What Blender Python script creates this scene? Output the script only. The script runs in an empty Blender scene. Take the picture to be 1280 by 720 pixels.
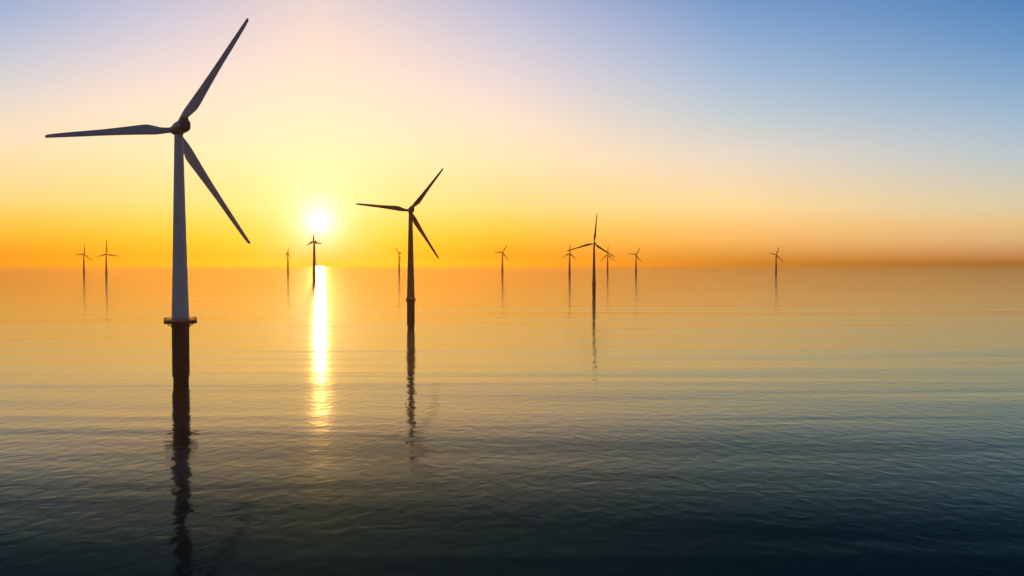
import bpy, bmesh, math, random
from mathutils import Vector, Matrix
random.seed(4)
sc = bpy.context.scene
C = sc.collection
PI = math.pi
F = 1108.0            # focal length in pixels of a 1280 px wide frame
EYE = 37.2            # camera height over the sea (m)
SUN_AZ = math.radians(-12.25)
SUN_EL = math.radians(2.7)

# ------------------------------------------------------------------ helpers
def lin(c):
    c = c / 255.0
    return c / 12.92 if c <= 0.04045 else ((c + 0.055) / 1.055) ** 2.4
def rgb(r, g, b, a=1.0):
    return (lin(r), lin(g), lin(b), a)

def link(name, bm, mat, parent=None, smooth=True):
    me = bpy.data.meshes.new(name)
    bm.normal_update()
    bm.to_mesh(me); bm.free()
    me.materials.append(mat)
    if smooth:
        for p in me.polygons: p.use_smooth = True
        try: me.set_sharp_from_angle(angle=math.radians(35))
        except Exception: pass
    o = bpy.data.objects.new(name, me)
    C.objects.link(o)
    if parent: o.parent = parent
    return o

def lathe(bm, prof, seg=48, axis='Z', origin=(0, 0, 0), cap=True):
    """revolve [(radius, height)] round an axis"""
    rings = []
    for r, h in prof:
        ring = []
        for i in range(seg):
            a = 2 * PI * i / seg
            if axis == 'Z': v = (r * math.cos(a), r * math.sin(a), h)
            else:           v = (r * math.cos(a), h, -r * math.sin(a))
            ring.append(bm.verts.new(Vector(v) + Vector(origin)))
        rings.append(ring)
    for a, b in zip(rings, rings[1:]):
        for i in range(seg):
            j = (i + 1) % seg
            bm.faces.new((a[i], a[j], b[j], b[i]))
    if cap:
        bm.faces.new(list(reversed(rings[0]))); bm.faces.new(rings[-1])
    return bm

def tube(bm, p, q, r, seg=8):
    p, q = Vector(p), Vector(q)
    d = (q - p); L = d.length
    m = Matrix.Translation(p) @ d.to_track_quat('Z', 'Y').to_matrix().to_4x4()
    a = [bm.verts.new(m @ Vector((r * math.cos(2*PI*i/seg), r * math.sin(2*PI*i/seg), 0))) for i in range(seg)]
    b = [bm.verts.new(m @ Vector((r * math.cos(2*PI*i/seg), r * math.sin(2*PI*i/seg), L))) for i in range(seg)]
    for i in range(seg):
        j = (i + 1) % seg
        bm.faces.new((a[i], a[j], b[j], b[i]))
    bm.faces.new(list(reversed(a))); bm.faces.new(b)

def box(bm, x0, x1, y0, y1, z0, z1):
    vs = [bm.verts.new((x, y, z)) for z in (z0, z1) for y in (y0, y1) for x in (x0, x1)]
    for f in ((0,2,3,1),(4,5,7,6),(0,1,5,4),(2,6,7,3),(0,4,6,2),(1,3,7,5)):
        bm.faces.new([vs[i] for i in f])

# ------------------------------------------------------------------ materials
class N:
    """small node-graph helper"""
    def __init__(s, tree): s.t = tree; s.n = tree.nodes; s.l = tree.links
    def add(s, kind, **kw):
        x = s.n.new(kind)
        for k, v in kw.items(): setattr(x, k, v)
        return x
    def put(s, sock, v):
        if hasattr(v, 'is_output'): s.l.new(v, sock)
        else: sock.default_value = v
    def math(s, op, a, b=None, c=None, clamp=False):
        x = s.add('ShaderNodeMath', operation=op, use_clamp=clamp)
        s.put(x.inputs[0], a)
        if b is not None: s.put(x.inputs[1], b)
        if c is not None: s.put(x.inputs[2], c)
        return x.outputs[0]
    def mix(s, fac, a, b, mode='MIX'):
        x = s.add('ShaderNodeMix', data_type='RGBA', blend_type=mode)
        s.put(x.inputs[0], fac); s.put(x.inputs[6], a); s.put(x.inputs[7], b)
        return x.outputs[2]
    def rng(s, v, a, b, c, d, kind='SMOOTHSTEP'):
        x = s.add('ShaderNodeMapRange', interpolation_type=kind)
        s.put(x.inputs[0], v)
        for i, q in enumerate((a, b, c, d)): x.inputs[i + 1].default_value = q
        return x.outputs[0]
    def ramp(s, v, stops):
        x = s.add('ShaderNodeValToRGB')
        e = x.color_ramp.elements
        while len(e) > 1: e.remove(e[-1])
        e[0].position = stops[0][0]; e[0].color = stops[0][1]
        for p, c in stops[1:]:
            k = e.new(p); k.color = c
        s.put(x.inputs[0], v)
        return x.outputs[0]

def new_mat(name):
    m = bpy.data.materials.new(name); m.use_nodes = True
    g = N(m.node_tree); g.n.clear()
    out = g.add('ShaderNodeOutputMaterial')
    return m, g, out

def painted(name, col, dirt, rough=0.45, streak=0.5, scale=0.35, spec=0.4):
    m, g, out = new_mat(name)
    b = g.add('ShaderNodeBsdfPrincipled')
    tc = g.add('ShaderNodeTexCoord')
    mp = g.add('ShaderNodeMapping'); mp.inputs['Scale'].default_value = (1, 1, 0.12)
    g.l.new(tc.outputs['Object'], mp.inputs[0])
    n1 = g.add('ShaderNodeTexNoise'); n1.inputs['Scale'].default_value = scale * 4; n1.inputs['Detail'].default_value = 6
    g.l.new(mp.outputs[0], n1.inputs['Vector'])
    n2 = g.add('ShaderNodeTexNoise'); n2.inputs['Scale'].default_value = scale; n2.inputs['Detail'].default_value = 4
    g.l.new(tc.outputs['Object'], n2.inputs['Vector'])
    f = g.math('MULTIPLY', g.rng(n1.outputs[0], 0.45, 0.75, 0, 1), g.rng(n2.outputs[0], 0.35, 0.7, 0.2, 1))
    g.put(b.inputs['Base Color'], g.mix(g.math('MULTIPLY', f, streak), col, dirt))
    g.put(b.inputs['Roughness'], g.rng(n2.outputs[0], 0.3, 0.7, rough - 0.08, rough + 0.12))
    b.inputs['Specular IOR Level'].default_value = spec
    g.l.new(b.outputs[0], out.inputs[0])
    return m

M_white = painted('white_gelcoat', (0.45, 0.52, 0.55, 1), (0.24, 0.22, 0.18, 1), 0.42)
M_tower = painted('white_tower_paint', (0.53, 0.61, 0.65, 1), (0.22, 0.2, 0.16, 1), 0.5)
M_far = painted('backlit_brown_paint', (0.20, 0.155, 0.11, 1), (0.12, 0.08, 0.05, 1), 0.5)  # backlit shade and warm haze tone put into the colour of the farther turbines
M_nac = painted('grey_housing', (0.10, 0.10, 0.10, 1), (0.04, 0.035, 0.03, 1), 0.5)
M_pile = painted('weathered_foundation_paint', (0.03, 0.055, 0.055, 1), (0.015, 0.022, 0.02, 1), 0.6, 0.9, 0.5)
M_deck = painted('dark_deck_steel', (0.035, 0.03, 0.028, 1), (0.015, 0.012, 0.01, 1), 0.6)
M_rail = painted('orange_rail_paint', (0.55, 0.12, 0.015, 1), (0.2, 0.04, 0.01, 1), 0.5)
M_algae = painted('wet_marine_growth', (0.02, 0.025, 0.012, 1), (0.01, 0.01, 0.008, 1), 0.35)

# ------------------------------------------------------------------ turbine parts
HUB = 80.0
PLAT = 19.6
def blade_mesh():
    """40 m blade: round root, widest at about a fifth of its length, thin twisted tip. Along +Z, trailing edge towards +X."""
    bm = bmesh.new()
    R0 = 1.5
    #  r, chord, thickness ratio, lead offset (share of chord ahead of the pitch axis), twist deg, airfoil blend
    st = [(R0, 1.75, 1.0, .5, 0, 0), (3.0, 1.75, 1.0, .5, 0, 0), (4.6, 2.1, .80, .45, 14, .35), (6.4, 2.8, .50, .38, 13, .8),
          (8.5, 3.3, .36, .32, 11, 1), (10.5, 3.2, .30, .30, 9, 1), (14, 2.75, .26, .29, 7, 1), (19, 2.25, .23, .28, 4.5, 1),
          (24, 1.85, .21, .28, 3, 1), (29, 1.65, .20, .28, 1.8, 1), (34, 1.38, .19, .28, 1, 1), (37.5, 1.15, .18, .29, .4, 1),
          (39.3, .95, .18, .32, 0, 1), (39.9, .6, .2, .4, 0, 1)]
    n = 28
    rings = []
    for r, c, th, lead, tw, bl in st:
        ring = []
        for i in range(n):
            a = 2 * PI * i / n
            cx, cy = -0.5 * math.cos(a), 0.5 * math.sin(a)          # circle, leading edge at -x
            x = (1 - math.cos(a)) / 2
            t = 5 * th * (0.2969 * math.sqrt(max(x, 0)) - 0.126 * x - 0.3516 * x**2 + 0.2843 * x**3 - 0.1036 * x**4)
            ax_, ay_ = x - lead, (t if math.sin(a) >= 0 else -t * 0.75)
            px = (cx * (1 - bl) + ax_ * bl) * c
            py = (cy * (1 - bl) + ay_ * bl) * c
            w = math.radians(tw)
            bend = -0.9 * (r / 40) ** 2.2                           # loaded blades bend a little to leeward
            ring.append(bm.verts.new((px * math.cos(w) - py * math.sin(w), px * math.sin(w) + py * math.cos(w) + bend, r)))
        rings.append(ring)
    for a, b in zip(rings, rings[1:]):
        for i in range(n):
            j = (i + 1) % n
            bm.faces.new((a[i], a[j], b[j], b[i]))
    bm.faces.new(list(reversed(rings[0]))); bm.faces.new(rings[-1])
    bmesh.ops.recalc_face_normals(bm, faces=bm.faces)
    return bm

def nacelle_mesh():
    bm = bmesh.new()
    # rounded-box loft along Y from the rotor end (+Y) to the tail (-Y)
    prof = [(1.95, .80, .80, .1), (1.75, 1.45, 1.45, .05), (1.2, 1.65, 1.65, 0), (-2, 1.85, 1.8, .05), (-5.2, 1.85, 1.75, .1),
            (-6.9, 1.7, 1.6, .15), (-7.7, 1.35, 1.25, .2), (-7.9, .9, .85, .2)]
    n = 32; rings = []
    for y, w, h, dz in prof:
        ring = []
        for i in range(n):
            a = 2 * PI * i / n
            ca, sa = math.cos(a), math.sin(a)
            p = 0.55
            ring.append(bm.verts.new((w * math.copysign(abs(ca)**p, ca), y, h * math.copysign(abs(sa)**p, sa) + dz)))
        rings.append(ring)
    for a, b in zip(rings, rings[1:]):
        for i in range(n):
            j = (i + 1) % n
            bm.faces.new((a[i], a[j], b[j], b[i]))
    bm.faces.new(list(reversed(rings[0]))); bm.faces.new(rings[-1])
    bmesh.ops.recalc_face_normals(bm, faces=bm.faces)
    return bm

def place(o, loc=None, rot=None):
    if loc is not None: o.location = loc
    if rot is not None: o.rotation_euler = rot
    return o

def make_turbine():
    root = bpy.data.objects.new('wind_turbine', None)
    root.empty_display_size = 5
    C.objects.link(root)
    # steel pile standing in the sea
    b = bmesh.new(); lathe(b, [(2.35, -12), (2.35, 0.2), (2.36, 2.6)], 64)
    link('monopile', b, M_algae, root)
    b = bmesh.new()
    lathe(b, [(2.45, 2.2), (2.6, 2.7), (2.6, 17.6), (2.72, 17.7), (2.72, 18.6), (2.6, 18.7), (2.6, PLAT - .42)], 64)
    link('transition_piece', b, M_pile, root)
    # boat landing: two fender tubes and a ladder on the near side
    b = bmesh.new()
    for s in (-.9, .9):
        tube(b, (s, -3.5, -1.5), (s, -3.5, 8.5), .17)
        tube(b, (s, -3.5, 8.5), (s, -2.5, 9.6), .15)
        for z in (1.0, 4.5, 8.0): tube(b, (s, -3.5, z), (s * .9, -2.2, z), .12)
    lad = link('boat_landing', b, M_pile, root)
    b = bmesh.new()
    for s in (-.28, .28): tube(b, (s, -3.05, 0), (s, -3.05, PLAT - .45), .05)
    for i in range(62): tube(b, (-.28, -3.05, .3 + i * .3), (.28, -3.05, .3 + i * .3), .03, 6)
    for z in (6, 11, 16): tube(b, (0, -3.05, z), (0, -2.4, z), .05)
    link('ladder', b, M_pile, lad)
    # working platform
    b = bmesh.new()
    lathe(b, [(2.45, PLAT - .40), (4.6, PLAT - .62), (4.95, PLAT - .60), (4.95, PLAT + .02), (4.75, PLAT + .05), (2.45, PLAT + .05)], 64)
    for i in range(12):
        a = 2 * PI * i / 12
        tube(b, (4.5 * math.cos(a), 4.5 * math.sin(a), PLAT - .42), (2.55 * math.cos(a), 2.55 * math.sin(a), PLAT - 1.7), .1)
    plat = link('platform', b, M_deck, root)
    b = bmesh.new()
    ns = 64
    for i in range(ns):
        a = 2 * PI * i / ns; a2 = 2 * PI * (i + 1) / ns
        R = 4.82
        tube(b, (R*math.cos(a), R*math.sin(a), PLAT), (R*math.cos(a), R*math.sin(a), PLAT + 1.2), .045, 6)
        for z, r in ((PLAT + 1.2, .055), (PLAT + .8, .04), (PLAT + .42, .04), (PLAT + .16, .1)):
            tube(b, (R*math.cos(a), R*math.sin(a), z), (R*math.cos(a2), R*math.sin(a2), z), r, 6)
    link('railing', b, M_rail, plat)
    # tower with its flange rings
    b = bmesh.new()
    H0, H1 = PLAT + .05, HUB - 1.9
    pr = []
    for k, t in enumerate((0, .333, .666, 1)):
        z = H0 + (H1 - H0) * t; r = 2.62 + (1.28 - 2.62) * t
        if 0 < t < 1: pr += [(r + .001, z - .12), (r + .045, z - .1), (r + .045, z + .1), (r - .004, z + .12)]
        else: pr.append((r, z))
    lathe(b, pr, 64)
    tow = link('tower', b, M_tower, root)
    b = bmesh.new()
    box(b, -.45, .45, -2.72, -2.5, PLAT + .4, PLAT + 2.5)
    bmesh.ops.bevel(b, geom=b.edges[:], offset=.06, segments=2, affect='EDGES')
    link('door', b, M_tower, tow)
    # nacelle
    nb = nacelle_mesh()
    na = link('nacelle', nb, M_nac, root); place(na, (0, 0, HUB))
    b = bmesh.new()
    box(b, -1.1, 1.1, -7.0, -5.6, 1.55, 2.45)
    for x in (-.7, 0, .7): tube(b, (x, -6.4, 2.4), (x, -6.4, 3.7 if x == 0 else 3.2), .05, 6)
    bmesh.ops.bevel(b, geom=[e for e in b.edges if e.calc_length() > .6], offset=.05, segments=1, affect='EDGES')
    co = link('cooler', b, M_nac, na)
    b = bmesh.new(); lathe(b, [(.02, 0), (.14, 0), (.16, .12), (.14, .3), (.05, .38)], 12)
    bl = link('beacon', b, M_rail, na); place(bl, (.75, -4.4, 1.8))
    b = bmesh.new(); lathe(b, [(1.3, HUB - 1.95), (1.42, HUB - 1.9), (1.42, HUB - 1.45), (1.3, HUB - 1.4)], 40)
    link('yaw_ring', b, M_nac, root)
    # hub (spinner) and three blades
    b = bmesh.new()
    lathe(b, [(1.15, 2.02), (1.5, 2.2), (1.62, 2.9), (1.6, 4.0), (1.42, 4.7), (1.05, 5.3), (.6, 5.7), (.12, 5.85)], 40, 'Y')
    bmesh.ops.recalc_face_normals(b, faces=b.faces)
    hb = link('hub', b, M_white, root); place(hb, (0, 0, HUB))
    bm = blade_mesh()
    b0 = link('blade', bm, M_white, root); place(b0, (0, 3.6, HUB))
    for k in range(2):
        c = b0.copy(); C.objects.link(c); c.parent = root
    return root

def copy_thing(root):
    r = root.copy(); C.objects.link(r)
    for ch in list(root.children):
        c = ch.copy(); C.objects.link(c); c.parent = r
        for g in list(ch.children):
            d = g.copy(); C.objects.link(d); d.parent = c
    return r

# x, y (m), hub height (m), yaw (deg), [(blade angle deg, length m)], collar size, label
G = 'turbines of the offshore wind farm'
ROWS = [
 (-104.0, 277.7, 79.8, 36, [(58.9, 45.0), (-171.6, 37.4), (-56.6, 42.6)], 1.0,
  'tallest nearest wind turbine, pale grey tower with wide round platform and rippled dark reflection'),
 (-58.8,514.6,68.9,14,[(52.2, 31.8), (174.1, 31.3), (-58.6, 32.7)], .68,
  'second largest wind turbine, slim brownish tower right of the sun, one blade pointing left'),
 (98.8, 1068.0, 63.4, 0, [(84.5, 36.2), (-163.8, 34.6), (-33.0, 30.2)], .68,
  'mid-sized wind turbine standing third nearest, one blade upright and two drooping beside its slim tower'),
 (-1531.4, 3171.7, 75.8, -6, [(88.7, 36), (-175.7, 37.7), (-37.4, 40.1)], .68,
  'left one of the two small far turbines standing close together left of the tallest turbine'),
 (-1257.8, 2748.7, 70.7, -6, [(90.5, 48.4), (-8.7, 41.3), (-165, 30.9)], .68,
  'right one of the two small far turbines left of the tallest, thin blade upright'),
 (-868.3, 3436.1, 83.7, 50, [(73.7, 25.9), (-122.2, 20.7), (-46.9, 24.1)], .68,
  'tiny faint turbine at the horizon between the tallest turbine and the sun glare'),
 (-459.6, 2061.3, 91.2, 40, [(91.0, 17.8), (-10.1, 21.5), (-151.9, 19.2)], .68,
  'small dark turbine with a stubby head silhouetted directly under the setting sun'),
 (-477.0, 3748.5, 89.6, 50, [(130.8, 35.3), (-3.0, 27.1), (-65.6, 46.8)], .68,
  'tiny faint turbine just left of the tower of the second largest turbine'),
 (-34.3, 3171.7, 83.0, 10, [(55.0, 31.5), (-177.2, 31.3), (-50.1, 37.3)], .68,
  'small far turbine standing alone midway between the second largest and the mid-sized turbine'),
 (178.6, 2748.7, 74.4, 0, [(87.5, 27.8), (-143.0, 24.7), (-41.0, 26.5)], .68,
  'small far turbine directly below the left blade tip of the mid-sized turbine'),
 (404.3, 3748.5, 81.2, 0, [(87.3, 37.2), (-136.3, 40.1), (-39.9, 40.2)], .68,
  'faint far turbine directly below the right blade of the mid-sized turbine'),
 (480.7, 3436.1, 77.5, -10, [(61.9, 31.6), (171.4, 31.6), (-54.3, 36.3)], .68,
  'faint far turbine a short way right of the mid-sized turbine, clear of its blades'),
 (1023.3, 3436.1, 77.5, -10, [(69.5, 33.0), (170.2, 27.6), (-44.6, 40.2)], .68,
  'lone faint turbine at the far right, farthest from the sun'),
]
proto = make_turbine()
roots = [proto] + [copy_thing(proto) for _ in ROWS[1:]]
for root, (x, y, hh, yaw, blades, col, lab) in zip(roots, ROWS):
    k = hh / HUB
    root.location = (x, y, 0); root.rotation_euler = (0, 0, math.radians(yaw)); root.scale = (k, k, k)
    root['label'] = lab; root['category'] = 'wind turbine'; root['group'] = G
    bs = [c for c in root.children if c.name.startswith('blade')]
    for b, (ang, L) in zip(bs, blades):
        b.rotation_euler = (0, math.radians(90 - ang), 0)
        b.scale = (1, 1, L / k / 40)
    if y > 1500:
        for b in bs: b.scale = (1.45, 1.45, b.scale[2])
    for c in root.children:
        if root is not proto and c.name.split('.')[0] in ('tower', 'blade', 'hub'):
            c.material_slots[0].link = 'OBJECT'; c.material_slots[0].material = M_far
        if y > 1500 and c.name.split('.')[0] in ('tower', 'monopile', 'transition_piece'): c.scale = (1.45, 1.45, 1)
        if c.name.startswith('platform'): c.scale = (col, col, 1)

# ------------------------------------------------------------------ sea
S = 26000.0
bm = bmesh.new()
ys = [-S, -6000, -2000, -600, -200, 0, 60, 120, 200, 320, 520, 900, 1600, 3000, 6000, 12000, S]
xs = [-S, -9000, -3500, -1400, -600, -250, -100, 0, 100, 250, 600, 1400, 3500, 9000, S]
grid = [[bm.verts.new((x, y, 0)) for x in xs] for y in ys]
for j in range(len(ys) - 1):
    for i in range(len(xs) - 1):
        bm.faces.new((grid[j][i], grid[j][i+1], grid[j+1][i+1], grid[j+1][i]))
m, g, out = new_mat('sea_water')
tc = g.add('ShaderNodeTexCoord')
def wave(scale, sx, sy, detail, rough=.5, dist=0.0, rot=0.0):
    mp = g.add('ShaderNodeMapping'); mp.inputs['Scale'].default_value = (sx, sy, 1); mp.inputs['Rotation'].default_value = (0, 0, rot)
    g.l.new(tc.outputs['Object'], mp.inputs[0])
    n = g.add('ShaderNodeTexNoise'); n.inputs['Scale'].default_value = scale
    n.inputs['Detail'].default_value = detail; n.inputs['Roughness'].default_value = rough; n.inputs['Distortion'].default_value = dist
    g.l.new(mp.outputs[0], n.inputs['Vector'])
    return n.outputs[0]
# heights in metres
h = g.math('MULTIPLY', wave(.8, .6, 1, 2, .5, .3, .1), .007)           # ripples
h = g.math('MULTIPLY_ADD', wave(.26, 1.25, 1, 1, .4, .5, .1), .06, h)  # wavelets of a few metres
h = g.math('MULTIPLY_ADD', wave(.07, .35, 1, 2, .5, .2, -.08), .06, h)  # chop
h = g.math('MULTIPLY_ADD', wave(.012, .16, 1, 2, .5, 0, .04), .75, h)   # long swell
h = g.math('MULTIPLY_ADD', wave(.034, .11, 1, 1.5, .45, .6, .03), .38, h)  # long-crested swell bands
bp = g.add('ShaderNodeBump'); bp.inputs['Strength'].default_value = 1; bp.inputs['Distance'].default_value = 1
g.l.new(h, bp.inputs['Height'])
gl = g.add('ShaderNodeBsdfGlossy'); gl.inputs['Roughness'].default_value = .08
g.l.new(bp.outputs[0], gl.inputs['Normal'])
df = g.add('ShaderNodeBsdfDiffuse'); df.inputs['Color'].default_value = (.001, .02, .024, 1)
# reflectance of the surface by grazing angle, near-sea darkening put into the ramp
ge = g.add('ShaderNodeNewGeometry')
dt = g.add('ShaderNodeVectorMath', operation='DOT_PRODUCT')
g.l.new(ge.outputs['Incoming'], dt.inputs[0]); g.l.new(bp.outputs[0], dt.inputs[1])
s_ = g.math('MULTIPLY', g.math('MAXIMUM', dt.outputs['Value'], 0.0), 2.0, clamp=True)
def gr(v): return (v, v, v, 1)
fr = g.ramp(s_, [(0, gr(.9)), (.06, gr(.84)), (.13, gr(.72)), (.22, gr(.60)), (.31, gr(.42)), (.40, gr(.2)), (.48, gr(.085)), (.57, gr(.032)), (.68, gr(.018)), (1, gr(.012))])
ti = g.ramp(s_, [(0, (1, .86, .50, 1)), (.12, (.98, .87, .55, 1)), (.24, (.98, .89, .56, 1)), (.36, (1, .92, .66, 1)), (.5, (.8, .95, .68, 1)), (.62, (.5, 1, .75, 1))])  # golden evening light put into the reflection tint, turning teal at steeper views
g.l.new(ti, gl.inputs['Color'])
# wide lobe: unresolved ripples that spread the low sun over the water
g2 = g.add('ShaderNodeBsdfGlossy'); g2.inputs['Roughness'].default_value = .55
g.l.new(bp.outputs[0], g2.inputs['Normal']); g.l.new(ti, g2.inputs['Color'])
mg = g.add('ShaderNodeMixShader'); g.put(mg.inputs[0], g.ramp(s_, [(0, gr(.24)), (.1, gr(.2)), (.22, gr(.06)), (.4, gr(.015)), (1, gr(.01))]))
g.l.new(gl.outputs[0], mg.inputs[1]); g.l.new(g2.outputs[0], mg.inputs[2])
ms = g.add('ShaderNodeMixShader')
g.l.new(fr, ms.inputs[0]); g.l.new(df.outputs[0], ms.inputs[1]); g.l.new(mg.outputs[0], ms.inputs[2])
g.l.new(ms.outputs[0], out.inputs[0])
sea = link('sea_water', bm, m, None, False); sea['kind'] = 'structure'

# ------------------------------------------------------------------ haze
HAZE = 4.5e-5
bm = bmesh.new(); box(bm, -S - 500, S + 500, -S - 500, S + 500, -1.0, 128.0)
m, g, out = new_mat('sea_haze')
pv = g.add('ShaderNodeVolumePrincipled')
pv.inputs['Color'].default_value = (.92, .47, .05, 1)
pv.inputs['Density'].default_value = HAZE
pv.inputs['Anisotropy'].default_value = .71
g.l.new(pv.outputs[0], out.inputs['Volume'])
hz = link('haze', bm, m, None, False); hz['kind'] = 'stuff'
hz['label'] = 'thin golden haze hanging low over the sea'

# ------------------------------------------------------------------ sky
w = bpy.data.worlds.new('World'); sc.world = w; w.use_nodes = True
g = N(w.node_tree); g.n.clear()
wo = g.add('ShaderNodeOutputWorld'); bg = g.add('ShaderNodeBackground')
tc = g.add('ShaderNodeTexCoord')
sep = g.add('ShaderNodeSeparateXYZ'); g.l.new(tc.outputs['Generated'], sep.inputs[0])
DEG = 180 / PI
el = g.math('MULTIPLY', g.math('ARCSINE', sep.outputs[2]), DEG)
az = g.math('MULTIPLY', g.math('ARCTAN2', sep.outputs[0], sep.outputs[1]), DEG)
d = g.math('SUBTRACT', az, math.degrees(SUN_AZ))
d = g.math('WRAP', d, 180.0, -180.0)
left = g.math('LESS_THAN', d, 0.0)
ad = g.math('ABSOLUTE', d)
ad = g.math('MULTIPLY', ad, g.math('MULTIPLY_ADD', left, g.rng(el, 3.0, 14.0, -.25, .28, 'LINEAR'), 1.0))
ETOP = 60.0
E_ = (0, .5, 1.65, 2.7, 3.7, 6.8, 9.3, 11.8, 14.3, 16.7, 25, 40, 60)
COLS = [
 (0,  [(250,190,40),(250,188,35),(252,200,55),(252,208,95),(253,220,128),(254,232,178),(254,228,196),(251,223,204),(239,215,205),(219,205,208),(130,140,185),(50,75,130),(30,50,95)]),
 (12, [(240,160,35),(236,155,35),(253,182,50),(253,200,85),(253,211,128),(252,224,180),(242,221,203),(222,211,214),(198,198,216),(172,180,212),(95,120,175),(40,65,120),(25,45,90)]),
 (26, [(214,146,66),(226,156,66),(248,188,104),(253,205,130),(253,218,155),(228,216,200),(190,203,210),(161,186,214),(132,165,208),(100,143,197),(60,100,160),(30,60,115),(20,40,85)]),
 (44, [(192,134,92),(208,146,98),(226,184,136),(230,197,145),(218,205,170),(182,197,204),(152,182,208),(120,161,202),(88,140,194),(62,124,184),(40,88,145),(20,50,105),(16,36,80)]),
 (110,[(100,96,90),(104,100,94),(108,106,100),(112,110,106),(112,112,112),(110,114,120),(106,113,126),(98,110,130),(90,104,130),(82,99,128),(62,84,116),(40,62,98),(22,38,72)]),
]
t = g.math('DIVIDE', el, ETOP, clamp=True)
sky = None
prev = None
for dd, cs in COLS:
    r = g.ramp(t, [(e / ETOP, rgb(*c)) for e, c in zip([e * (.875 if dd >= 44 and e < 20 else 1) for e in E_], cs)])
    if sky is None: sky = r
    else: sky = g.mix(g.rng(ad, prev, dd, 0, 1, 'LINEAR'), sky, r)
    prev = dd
# bright aureole round the low sun
sv = (math.sin(SUN_AZ) * math.cos(SUN_EL), math.cos(SUN_AZ) * math.cos(SUN_EL), math.sin(SUN_EL))
dp = g.add('ShaderNodeVectorMath', operation='DOT_PRODUCT')
g.l.new(tc.outputs['Generated'], dp.inputs[0]); dp.inputs[1].default_value = sv
th = g.math('MULTIPLY', g.math('ARCCOSINE', g.math('MINIMUM', dp.outputs['Value'], 1.0)), DEG)
def gauss(sig):
    q = g.math('DIVIDE', th, sig)
    return g.math('EXPONENT', g.math('MULTIPLY', g.math('MULTIPLY', q, q), -1.0))
def addc(a, fac, col):
    s = g.add('ShaderNodeMix', data_type='RGBA', blend_type='ADD')
    g.put(s.inputs[0], fac); g.put(s.inputs[6], a); s.inputs[7].default_value = col
    return s.outputs[2]
sky = addc(sky, gauss(.42), (1.2, 1.2, 1.2, 1))
sky = addc(sky, gauss(1.3), (.4, .46, .62, 1))
sky = addc(sky, gauss(3.2), (.1, .17, .22, 1))
# a little of the physical low-sun sky
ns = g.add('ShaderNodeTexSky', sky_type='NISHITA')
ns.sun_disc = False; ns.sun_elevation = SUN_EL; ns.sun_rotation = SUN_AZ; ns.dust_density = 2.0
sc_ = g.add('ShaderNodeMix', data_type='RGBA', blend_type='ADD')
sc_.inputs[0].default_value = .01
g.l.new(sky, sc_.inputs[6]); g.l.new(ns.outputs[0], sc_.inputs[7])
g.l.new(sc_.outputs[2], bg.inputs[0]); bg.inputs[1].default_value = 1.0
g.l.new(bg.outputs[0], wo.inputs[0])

# ------------------------------------------------------------------ sun
L = bpy.data.lights.new('sun', 'SUN'); L.energy = 1.5; L.angle = math.radians(.5); L.color = (1, .55, .18)
so = bpy.data.objects.new('sun', L); C.objects.link(so)
so.rotation_euler = Vector(sv).to_track_quat('Z', 'Y').to_euler()

# ------------------------------------------------------------------ camera
cam = bpy.data.cameras.new('camera'); co = bpy.data.objects.new('camera', cam); C.objects.link(co)
cam.sensor_width = 36; cam.lens = 36 * F / 1280
cam.clip_start = .5; cam.clip_end = 90000
co.location = (0, 0, EYE)
co.rotation_euler = (PI / 2 - math.atan(28.7 / F), 0, 0)
sc.camera = co
vs = sc.view_settings
vs.view_transform = 'Standard'; vs.look = 'None'; vs.exposure = 0; vs.gamma = 1; vs.use_curve_mapping = False
sc.cycles.max_bounces = 6; sc.cycles.volume_bounces = 1
sc.cycles.use_denoising = True
